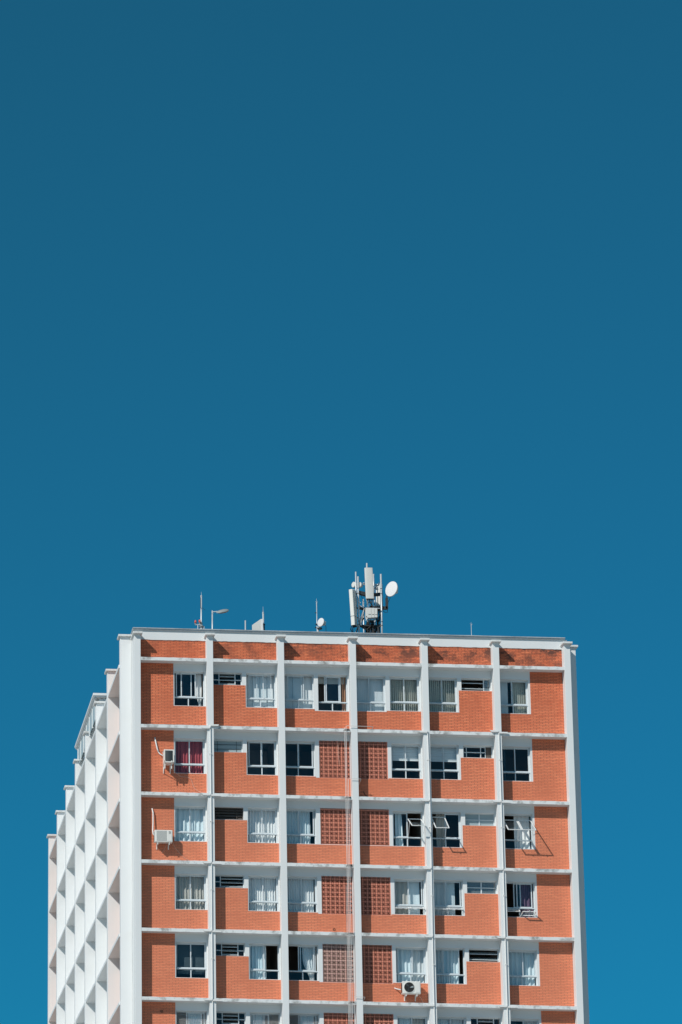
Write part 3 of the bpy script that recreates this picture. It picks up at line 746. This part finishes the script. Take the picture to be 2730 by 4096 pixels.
obj('hose',MB().tube([(.745,D-.04,Z0-8.91),(.78,D-.09,Z0-9.1),(.775,D-.12,Z0-9.5),(.755,D-.16,Z0-9.85),(.77,D-.2,Z0-10.0),(.83,D-.25,Z0-10.08)],.026,10),M['pvc'],e,smooth=True)
obj('drain_hose',MB().tube([(1.30,D-.2,Z0-10.39),(1.26,D-.03,Z0-10.56),(1.14,D-.02,Z0-10.72)],.009,6).tube([(1.56,D-.3,Z0-10.37),(1.68,D-.06,Z0-10.53),(1.92,D-.02,Z0-10.80),(2.08,D-.02,Z0-10.93),(2.3,D-.1,Z0-11.08)],.009,6),M['cord'],e,smooth=True)
e=ac_front(10.70,11.43,Z0-16.31,Z0-15.81,-.02,'air conditioner with an open black round fan, under a curtained window',True,(10.85,11.28))
obj('hose',MB().tube([(10.45,D-.02,Z0-16.02),(10.52,D-.06,Z0-16.06),(10.66,D-.3,Z0-16.13)],.022,8),M['pvc'],e,smooth=True)
obj('drain_hose',MB().tube([(11.36,D-.3,Z0-16.35),(11.5,D-.1,Z0-16.42),(11.58,D-.04,Z0-16.6),(11.6,D-.03,Z0-16.67)],.012,6).tube([(10.90,D-.02,Z0-16.38),(10.91,D-.02,Z0-16.58)],.009,6),M['cord'],e,smooth=True)
# side-mounted unit: its coil end faces the street
e=empty('air_conditioner',(1.38,.2,Z0-7.10),'air conditioner turned sideways with its dark curved coil showing, beside the red curtains','air conditioner','air conditioners on the front')
x0,x1,z0,z1,yf,yb_=1.20,1.56,Z0-7.10,Z0-6.60,-.20,.46
obj('casing',MB().box(x0,x1,yf+.06,yb_,z0,z1).box(x0-.012,x0+.03,yf,yb_-.1,z0,z1).box(x1-.01,x1+.03,yf+.02,yb_-.2,z0,z1).box(x0-.02,x1+.03,yf+.03,yb_,z1-.02,z1+.025),M['acwhite'],e,bevel=.006)
cv=MB(); n=10; vs=[]
for i in range(n+1):
    a=pi*i/n; xx=(x0+x1)/2+.01-.155*math.cos(a); yy=yf+.065-.05*math.sin(a)
    vs+=[(xx,yy,z0+.03),(xx,yy,z1-.03)]
cv.add(vs,[(2*i,2*i+2,2*i+3,2*i+1) for i in range(n)]+[tuple(range(0,2*n+2,2)),tuple(range(1,2*n+2,2))[::-1]])
obj('coil',cv,M['dark'],e)
obj('base_tray',MB().prism([(x0+.03,z0+.02),(x1-.03,z0+.02),(x1-.05,z0-.02),(x0+.05,z0-.02)],yf-.02,yb_-.1),M['acwhite'],e)
bk=MB()
for x in (x0+.02,x1-.07): 
    bk.box(x-.018,x+.018,yf+.0,D,z0-.04,z0-.005); bk.box(x-.018,x+.018,D-.04,D,z0-.34,z0-.04); bk.tube([(x,yf+.05,z0-.03),(x,D-.02,z0-.32)],.012,6); bk.box(x-.025,x+.025,yf,yf+.03,z0-.05,z0+.06)
    bk.prism([(x-.02,z0-.25),(x+.02,z0-.25),(x+.02,z0-.02),(x-.02,z0-.02)],yf+.10,yf+.13)
obj('bracket',bk,M['acwhite'],e)
obj('hose',MB().tube([(.867,D-.02,Z0-5.95),(.90,D-.05,Z0-6.12),(.965,D-.06,Z0-6.42),(1.01,D-.07,Z0-6.57)],.03,8).tube([(1.01,D-.07,Z0-6.57),(1.08,D-.12,Z0-6.66),(1.19,D-.2,Z0-6.74)],.02,8),M['pvc'],e,smooth=True)
obj('drain_hose',MB().tube([(1.55,D-.1,Z0-7.14),(1.60,D-.03,Z0-7.27),(1.70,D-.02,Z0-7.40),(1.93,D-.02,Z0-7.555),(2.19,D-.02,Z0-7.57),(2.34,D-.02,Z0-7.65),(2.42,D-.02,Z0-7.88),(2.47,D-.02,Z0-8.02),(2.60,D-.05,Z0-8.14),(2.80,D-.3,Z0-8.28),(2.80,-.02,Z0-8.36)],.010,6),M['cord'],e,smooth=True)

# ---------------------------------------------------------------- rooftop equipment
RZ=Z0-1.86
def up(x,y,z): return (x,y,z+Z0)
def masto(x,y,ztop,rodtop,r,label,fork=.0,name='lightning_rod',zjoin=None,lean=0):
    e=empty(name,(x,y,RZ),label,'lightning rod','lightning rods along the roof edge')
    obj('pole',MB().tube([(x-lean,y,RZ),(x,y,Z0+ztop)],r,10),M['galv'],e,smooth=True)
    mb=MB().tube([(x,y,Z0+ztop-.02),(x,y,Z0+rodtop)],[.008,.004],6)
    mb.lathe([(r*1.25,0),(r*1.25,.03),(.012,.06)],Matrix.Translation(up(x,y,ztop-.03)),10)
    if fork:
        for s in (-1,1): mb.tube([up(x,y,ztop+.02),up(x+s*fork,y+.02*s,ztop+.075)],.007,5)
    obj('spike',mb,M['galv'],e); return e
e=masto(3.054,2.5,.68,.84,.031,'tall grey mast with a thin spike, beside two red warning lamps',.0,lean=.025)
obj('cable',MB().tube([up(3.02,2.48,.6),up(3.01,2.46,.2),up(3.04,2.46,.1)],.008,5).tube([up(3.08,2.5,.17),up(3.13,2.48,.12),up(3.2,2.45,.05)],.007,5),M['black'],e)
# warning lights
e=empty('warning_light',(2.876,2.3,RZ),'pair of red warning lamps on a small forked post at the roof edge','warning light')
obj('post',MB().tube([(2.876,2.3,RZ),up(2.876,2.3,-.63)],.018,8).box(2.76,3.0,2.28,2.32,Z0-.65,Z0-.615).tube([up(2.875,2.3,-.65),up(2.99,2.3,-.58)],.016,6),M['galv'],e)
for x,z in ((2.779,-.60),(2.955,-.57)):
    l=obj('lamp_base',MB().lathe([(.035,0),(.04,.03),(.03,.05)],Matrix.Translation(up(x,2.3,z-.02)),14),M['midgrey'],e)
    obj('red_lens',MB().lathe([(.040,0),(.046,.03),(.044,.09),(.028,.125),(.01,.135)],Matrix.Translation(up(x,2.3,z+.03)),16),M['red'],e,smooth=True)
# siren
e=empty('roof_siren',(3.03,2.35,RZ),'small dark mushroom shaped siren at the foot of the tall mast','siren')
obj('hood',MB().lathe([(.10,0),(.105,.02),(.06,.07),(.03,.14),(.05,.15),(.045,.20),(.02,.22)],Matrix.Translation(up(3.03,2.35,-.72)),18),M['midgrey'],e,smooth=True)
obj('stand',MB().lathe([(.05,0),(.05,1.1),(.075,1.12),(.06,1.16)],Matrix.Translation((3.03,2.35,RZ)),12).box(3.10,3.15,2.3,2.4,RZ,Z0-.70),M['galv'],e)
# street lamp on the roof
e=empty('roof_lamp',(3.505,2.5,RZ),'street lamp with a flat oval head facing right on the roof edge','lamp')
obj('pole',MB().tube([(3.498,2.5,RZ),up(3.511,2.5,.045)],.030,12),M['galv'],e,smooth=True)
obj('arm',MB().tube([up(3.515,2.5,-.01),up(3.62,2.48,-.005),up(3.78,2.45,.01)],.02,8).box(3.48,3.54,2.46,2.54,Z0-.10,Z0-.08),M['galv'],e)
def shell(c,L,Wd,H,M_,lower=False):
    mb=MB(); n=24; rings=6; vs=[];fs=[]
    for j in range(rings+1):
        t=j/rings; rr=math.cos(t*pi/2); hh=H*math.sin(t*pi/2)*(-1 if lower else 1)
        for k in range(n):
            a=2*pi*k/n; x=L*rr*math.cos(a); x*= (1.0 if x>0 else 1.15); vs.append(M_@Vector((x,Wd*rr*math.sin(a),hh)))
    for j in range(rings):
        for k in range(n): fs.append((j*n+k,j*n+(k+1)%n,(j+1)*n+(k+1)%n,(j+1)*n+k))
    return mb.add(vs,fs)
LM=Matrix.Translation(up(3.95,2.42,.0))@Matrix.Rotation(math.radians(-13),4,'Y')@Matrix.Rotation(math.radians(26),4,'X')
obj('lamp_head',shell(0,.26,.17,.085,LM),M['midgrey'],e,smooth=True)
obj('lamp_glass',shell(0,.23,.15,.07,LM@Matrix.Translation((.01,0,-.002)),True),M['lens'],e,smooth=True)
# stub pole, white board antenna with mast
o=obj('stub_pole',MB().tube([(4.884,2.5,RZ),up(4.889,2.5,-.349)],.028,10),M['galv'],origin=(4.884,2.5,RZ),smooth=True); tag(o,'short bare grey pole standing alone at the roof edge','pole')
e=empty('board_antenna',(5.4,2.5,RZ),'white slanted panel antenna clamped to a short mast','antenna')
obj('panel',MB().prism([(5.165,Z0-1.2),(5.159,Z0-.563),(5.527,Z0-.292),(5.60,Z0-.30),(5.62,Z0-1.2)],2.40,2.45),M['panel'],e,bevel=.008)
obj('rim',MB().prism([(5.552,Z0-1.2),(5.545,Z0-.296),(5.600,Z0-.290),(5.640,Z0-1.2)],2.385,2.47),M['whiteframe'],e)
e=masto(5.650,2.6,.03,.304,.036,'grey mast with a spike behind the white panel antenna',.03,lean=-.018)
obj('clamp',MB().box(5.62,5.72,2.52,2.66,Z0-.50,Z0-.46).box(5.66,5.70,2.5,2.62,Z0-.80,Z0-.5),M['dark'],e)
# small dish
def dish(c,aim,r,body,name,label,group):
    e=empty(name,c,label,'antenna dish',group)
    z=Vector(aim).normalized(); q=z.to_track_quat('Z','Y').to_matrix().to_4x4(); Mx=Matrix.Translation(c)@q
    obj('radome',MB().lathe([(r*.995,-.01),(r,.0),(r*.985,.012),(r*.6,.022),(r*.02,.026)],Mx,48),M['dish'],e,smooth=False)
    obj('shroud',MB().lathe([(r*.55,-body),(r*.80,-body*.75),(r*.97,-body*.35),(r*1.01,-.012),(r*1.01,.002)],Mx,48),M['panel'],e,smooth=True)
    obj('radio_box',MB().box(-r*.42,r*.42,-r*.42,r*.42,-body*1.0-.13,-body*.98,Mx),M['panel'],e,bevel=.01)
    return e,Mx
RD='microwave dishes on the roof'
e,Mx=dish(Vector(up(8.03,2.40,-.375)),(-1.15,-.85,.12),.185,.10,'microwave_dish','small round white dish on a post, left of the big antenna mast',RD)
obj('post',MB().tube([(7.935,2.62,RZ),up(7.935,2.62,-.52)],.050,12).tube([up(7.935,2.60,-.58),up(8.06,2.48,-.50)],.025,8),M['galv'],e)
obj('clamp',MB().box(7.90,8.10,2.5,2.68,Z0-.62,Z0-.57).tube([up(8.24,2.55,-.40),up(8.27,2.55,-.55),up(8.26,2.55,-.9)],.010,6),M['dark'],e)
e=masto(7.915,2.7,.53,.73,.018,'thin spike with a forked tip behind the small white dish',.055,lean=.0)
obj('clip',MB().box(7.84,7.90,2.68,2.72,Z0+.10,Z0+.13).box(7.83,7.90,2.62,2.72,Z0-.55,Z0-.52).box(7.85,7.92,2.62,2.72,Z0-.40,Z0-.37),M['dark'],e)
e=masto(14.35,2.5,-.33,-.19,.012,'short lightning rod alone near the right end of the roof',.05,lean=.0)

# ---- mobile phone mast: a triangular steel frame with poles; panels hang on it as things of their own
e=empty('antenna_mast',(10.2,3.0,RZ),'steel lattice mast carrying panels and dish at the middle of the roof','antenna mast')
def pole(x,y,z0,z1,r=.034): return obj('pole',MB().tube([(x-.005,y,z0),up(x,y,z1)],r,12),M['galv'],e,smooth=True)
pole(9.656,3.15,Z0+.2,2.069,.031); pole(9.722,3.0,RZ,1.82,.037); pole(10.086,2.86,Z0+.6,2.375,.034); pole(10.427,3.3,Z0+.9,2.032,.033)
pole(10.690,3.0,RZ,1.95,.037); pole(10.327,3.4,Z0+.6,1.918,.022); pole(10.78,3.3,Z0+.45,1.3,.02)
pole(10.02,3.6,RZ,1.0,.03); pole(10.52,3.7,RZ,1.0,.03)
bm_=MB()
def beam(a,b_,w=.05,h=.08):
    a=Vector(a);b_=Vector(b_); d_=b_-a; L=d_.length; q=d_.to_track_quat('X','Z').to_matrix().to_4x4(); bm_.box(0,L,-w,w,-h/2,h/2,Matrix.Translation(a)@q)
for z in (1.10,.47,-.28):
    beam(up(9.72,3.05,z),up(10.2,3.45,z)); beam(up(10.2,3.45,z),up(10.69,3.05,z)); beam(up(9.66,3.1,z),up(10.72,3.1,z),.03,.06)
    obj('beam',bm_,M['dark'],e); bm_=MB()
beam(up(10.69,3.1,1.10),up(10.3,3.2,1.08),.05,.13); beam(up(9.75,3.1,1.16),up(10.05,3.1,1.10),.05,.13)
beam(up(10.2,3.1,.50),up(10.95,3.1,.50),.05,.13); obj('beam',bm_,M['dark'],e)
bm_=MB(); beam(up(10.93,3.1,.46),up(10.93,3.1,.95),.05,.10); obj('dish_bracket',bm_,M['dark'],e)
bm_=MB()
for a,b_ in (((9.42,3.0,-1.1),(9.96,3.1,.40)),((9.79,3.0,-.30),(9.97,3.05,.42)),((9.75,3.1,-.25),(9.95,3.1,.05)),((10.6,3.0,-.9),(10.45,3.2,.45)),((10.35,3.4,-.9),(10.7,3.1,.4)),((9.80,3.05,-.33),(10.15,3.2,-.48)),((10.65,3.05,-.22),(10.35,3.2,-.40))):
    beam(up(*a),up(*b_),.018,.06)
obj('brace',bm_,M['dark'],e)
bm_=MB(); beam(up(9.40,2.96,-1.1),up(9.95,3.0,.42),.008,.018); beam(up(9.78,2.96,-.30),up(9.96,2.99,.44),.012,.02); beam(up(9.77,2.97,-.02),up(9.80,2.97,-.32),.02,.03)
obj('brace',bm_,M['galv'],e)
cl=MB()
for x in (9.722,10.69):
    for z in (1.30,1.08,-.14,-.30): cl.lathe([(.045,0),(.045,.022)],Matrix.Translation(up(x,3.0,z)),14)
obj('clamp',cl,M['dark'],e)
cl=MB(); rnd=random.Random(11)
for (cx,cy,cz,n,s) in ((9.60,3.0,1.15,7,.07),(10.55,3.15,1.40,9,.10),(10.62,3.05,1.50,5,.06),(9.85,3.05,.60,8,.10),(9.62,3.05,-.02,6,.06),(9.95,3.05,1.50,4,.05),(10.45,3.1,1.45,7,.08)):
    for i in range(n):
        x=cx+rnd.uniform(-s,s); z=cz+rnd.uniform(-s,s); cl.box(x-.012-rnd.random()*.02,x+.012+rnd.random()*.02,cy-.05,cy+.05,Z0+z-.012,Z0+z+.012+rnd.random()*.03)
obj('clamp',cl,M['galv'],e)
# cables (a thick bundle down the mast)
cb_=MB(); cw=MB()
for i in range(26):
    x=rnd.uniform(10.05,10.42); y=rnd.uniform(3.0,3.35); x2=rnd.uniform(10.04,10.42)
    pts=[up(x,y,-.02+rnd.uniform(-.05,.05)),up(x+rnd.uniform(-.04,.04),y,-.2),up(x2,y+.05,-.42),up(x2+rnd.uniform(-.02,.02),y+.05,-.7),(x2,y+.05,RZ)]
    cb_.tube(pts,rnd.uniform(.011,.02),6)
for i in range(10):
    x=10.03+i*.033; z=.86; x2=rnd.uniform(10.02,10.34)
    (cw if i%3==0 else cb_).tube([up(x,2.88,z),up(x+rnd.uniform(-.02,.02),2.9,z-.12),up(x2,2.98,z-.26),up(x2+.02,3.1,z-.45)],.010,6)
for i in range(6):
    x=9.42+rnd.uniform(-.03,.08); cb_.tube([up(x,2.85,-.32),up(x-.04+rnd.uniform(-.02,.04),2.9,-.5),up(x+rnd.uniform(-.03,.05),3.0,-.66),(x,3.0,RZ)],.009,6)
for i in range(9):
    x=10.5+rnd.uniform(0,.14); cb_.tube([up(x,3.2,.45),up(x+rnd.uniform(-.05,.05),3.2,.1),up(x+rnd.uniform(-.06,.04),3.2,-.3),(x+rnd.uniform(-.04,.03),3.2,RZ)],.010,6)
for i in range(9):
    x=10.06+i*.043; (cw).tube([up(x,2.9,-.0),up(x+rnd.uniform(-.01,.01),2.92,-.08-rnd.random()*.1)],.009,5)
cb_.tube([up(11.08,3.1,.95),up(11.0,3.15,.78),up(10.96,3.15,.5),up(10.95,3.1,.32),up(10.86,3.1,.30),up(10.72,3.1,.42)],.010,6)
cb_.tube([up(9.80,3.1,1.10),up(9.90,3.15,.95),up(9.96,3.2,.75)],.009,5)
obj('cable_bundle',cb_,M['black'],e); obj('cable_tail',cw,M['galv'],e)
PG='panel antennas on the roof mast'
def panel(loc,W,Dp,H,yaw,tilt,roll,label,foot=False):
    Mx=Matrix.Translation(up(*loc))@Matrix.Rotation(roll,4,'Y')@Matrix.Rotation(yaw,4,'Z')@Matrix.Rotation(tilt,4,'X')
    pe=empty('panel_antenna',up(*loc),label,'panel antenna',PG)
    mb=MB(); n=8; prof=[]
    for i in range(n+1):
        a=pi*i/n; prof.append((-W/2*math.cos(a) if 0<i<n else (-W/2 if i==0 else W/2), -Dp/2-.018*math.sin(a)))
    prof+= [(W/2,Dp/2),(-W/2,Dp/2)]
    m_=len(prof); vs=[Mx@Vector((x,y,z)) for z in (0,H) for x,y in prof]
    mb.add(vs,[tuple(range(m_))[::-1],tuple(range(m_,2*m_))]+[(i,(i+1)%m_,(i+1)%m_+m_,i+m_) for i in range(m_)])
    obj('radome',mb,M['panel'],pe)
    fb=MB().box(-W*.45,W*.45,-Dp*.4,Dp*.45,-.02,.0,Mx); 
    for i in range(4): fb.box(-W*.35+i*W*.22,-W*.35+i*W*.22+.03,-.02,.02,-.07,-.02,Mx)
    obj('connector_plate',fb,M['dark'],pe)
    obj('mounting_arm',MB().box(-.03,.03,Dp/2,Dp/2+.16,H*.78,H*.83,Mx).box(-.03,.03,Dp/2,Dp/2+.12,H*.25,H*.3,Mx).box(-.02,.02,Dp/2,Dp/2+.02,.1,H-.1,Mx),M['midgrey'],pe)
    if foot: obj('band',MB().box(-W/2-.006,W/2+.006,-Dp/2-.025,Dp/2-.02,H*.245,H*.26,Mx),M['midgrey'],pe)
    return pe
panel((10.165,2.74,.79),.325,.11,1.33,math.radians(3),math.radians(2.0),math.radians(-2.0),'tall pale grey panel antenna at the front centre of the mast')
panel((9.50,2.80,-.385),.165,.30,1.56,math.radians(-30),math.radians(-1.5),math.radians(-3.2),'long panel antenna at the left of the mast seen edge on, in sun and shade',True)
panel((10.72,3.75,.62),.26,.10,1.10,math.radians(-38),0,math.radians(.5),'narrow panel antenna behind the right pole of the mast')
# two small round radios at upper left of mast
for x,y,z,a,lb in ((9.60,3.3,1.54,-60,'small round radio behind the leftmost pole of the mast'),(9.83,3.35,1.55,-40,'small round radio between the left poles and the tall centre panel')):
    pe=empty('radio_unit',up(x,y,z),lb,'radio unit','round radios on the roof mast')
    Mx=Matrix.Translation(up(x,y,z))@Matrix.Rotation(math.radians(a),4,'Z')@Matrix.Rotation(pi/2,4,'X')
    obj('housing',MB().lathe([(.08,-.12),(.12,-.04),(.125,.03),(.11,.05)],Mx,20),M['panel'],pe,smooth=False)
    obj('back_cover',MB().lathe([(.05,-.20),(.09,-.119)],Mx,16),M['midgrey'],pe)
# radio boxes
pe=empty('radio_box_rack',up(10.25,2.9,0),'rack of three white radio boxes below the centre panel','radio box')
for i,(a,b_) in enumerate(((9.995,10.215),(10.222,10.35),(10.357,10.475))):
    bx=obj('radio_box',MB().box(a,b_,2.78+.01*i,3.0,Z0-.02+.015*i,Z0+.40),M['panel'],pe,bevel=.006)
    obj('handle',MB().box(a+(b_-a)*.45 if i==0 else a+.03,b_-.02,2.77+.01*i,2.779+.01*i,Z0+.12,Z0+.135),M['dark'],bx)
obj('top_rail',MB().box(9.98,10.60,2.85,2.95,Z0+.402,Z0+.43),M['galv'],pe)
obj('side_flap',MB().prism([(9.985,Z0-.16),(10.06,Z0-.05),(10.06,Z0-.021),(9.985,Z0+.1)],2.78,2.80),M['panel'],pe)
e,Mx=dish(Vector(up(11.075,2.72,1.235)),(-1.0,-.80,.14),.33,.14,'microwave_dish','large round white dish at the right of the antenna mast',RD)
obj('mount',MB().tube([up(11.06,2.95,1.22),up(10.93,3.1,1.0),up(10.93,3.1,.6)],.03,8).tube([up(11.1,2.95,1.1),up(11.06,3.0,.95)],.02,6),M['dark'],e)

# ---------------------------------------------------------------- camera
cam=bpy.data.cameras.new('camera'); co=bpy.data.objects.new('camera',cam); COL.objects.link(co); S.camera=co
yaw,pit,rol=CAM_A=(0.00993186,0.29011368,0.02134816)
f=Vector((math.sin(yaw)*math.cos(pit),math.cos(yaw)*math.cos(pit),math.sin(pit)))
rt=Vector((math.cos(yaw),-math.sin(yaw),0)); upv=rt.cross(f)
r2=rt*math.cos(rol)+upv*math.sin(rol); u2=-rt*math.sin(rol)+upv*math.cos(rol)
co.matrix_world=Matrix.Translation((-14.29375,-150.70585,-41.79845+Z0))@Matrix((r2,u2,-f)).transposed().to_4x4()
cam.sensor_fit='HORIZONTAL'; cam.sensor_width=36; cam.lens=15209.13/2730*36
cam.shift_x=(1365+700)/2730; cam.shift_y=0; cam.clip_start=1; cam.clip_end=8000

# ---------------------------------------------------------------- light
travel=Vector((.45,.44,-.465)).normalized(); sd=-travel
sun=bpy.data.lights.new('sun','SUN'); so=bpy.data.objects.new('sun',sun); COL.objects.link(so)
sun.energy=3.65; sun.angle=math.radians(.53); sun.color=(1,.94,.86)
so.rotation_euler=travel.to_track_quat('-Z','Y').to_euler(); so.location=(-60,-80,90)
w=bpy.data.worlds.new('World'); S.world=w; w.use_nodes=True; nt=w.node_tree
sk=N(nt,'ShaderNodeTexSky'); sk.sky_type='NISHITA'; sk.sun_disc=False; sk.sun_elevation=math.asin(sd.z)
sk.sun_rotation=math.atan2(sd.x,sd.y)
sk.air_density=1.0; sk.dust_density=.3; sk.ozone_density=3.0
bg=nt.nodes['Background']; bg.inputs[1].default_value=.10
# deep polarised blue: per channel power and gain on the sky radiance
sc_=N(nt,'ShaderNodeSeparateColor'); cc=N(nt,'ShaderNodeCombineColor'); nt.links.new(sk.outputs[0],sc_.inputs[0])
for i,(gn,pw) in enumerate(((.098,.1),(.592,.81),(.486,1.10))):
    p1=N(nt,'ShaderNodeMath',operation='POWER'); p1.inputs[1].default_value=pw; nt.links.new(sc_.outputs[i],p1.inputs[0])
    p2=N(nt,'ShaderNodeMath',operation='MULTIPLY'); p2.inputs[1].default_value=gn; nt.links.new(p1.outputs[0],p2.inputs[0]); nt.links.new(p2.outputs[0],cc.inputs[i])
nt.links.new(cc.outputs[0],bg.inputs[0])
S.view_settings.view_transform='Standard'; S.view_settings.look='None'; S.view_settings.exposure=0.0; S.view_settings.gamma=1
S.cycles.max_bounces=8; S.cycles.diffuse_bounces=5; S.cycles.transparent_max_bounces=12; S.cycles.use_denoising=True
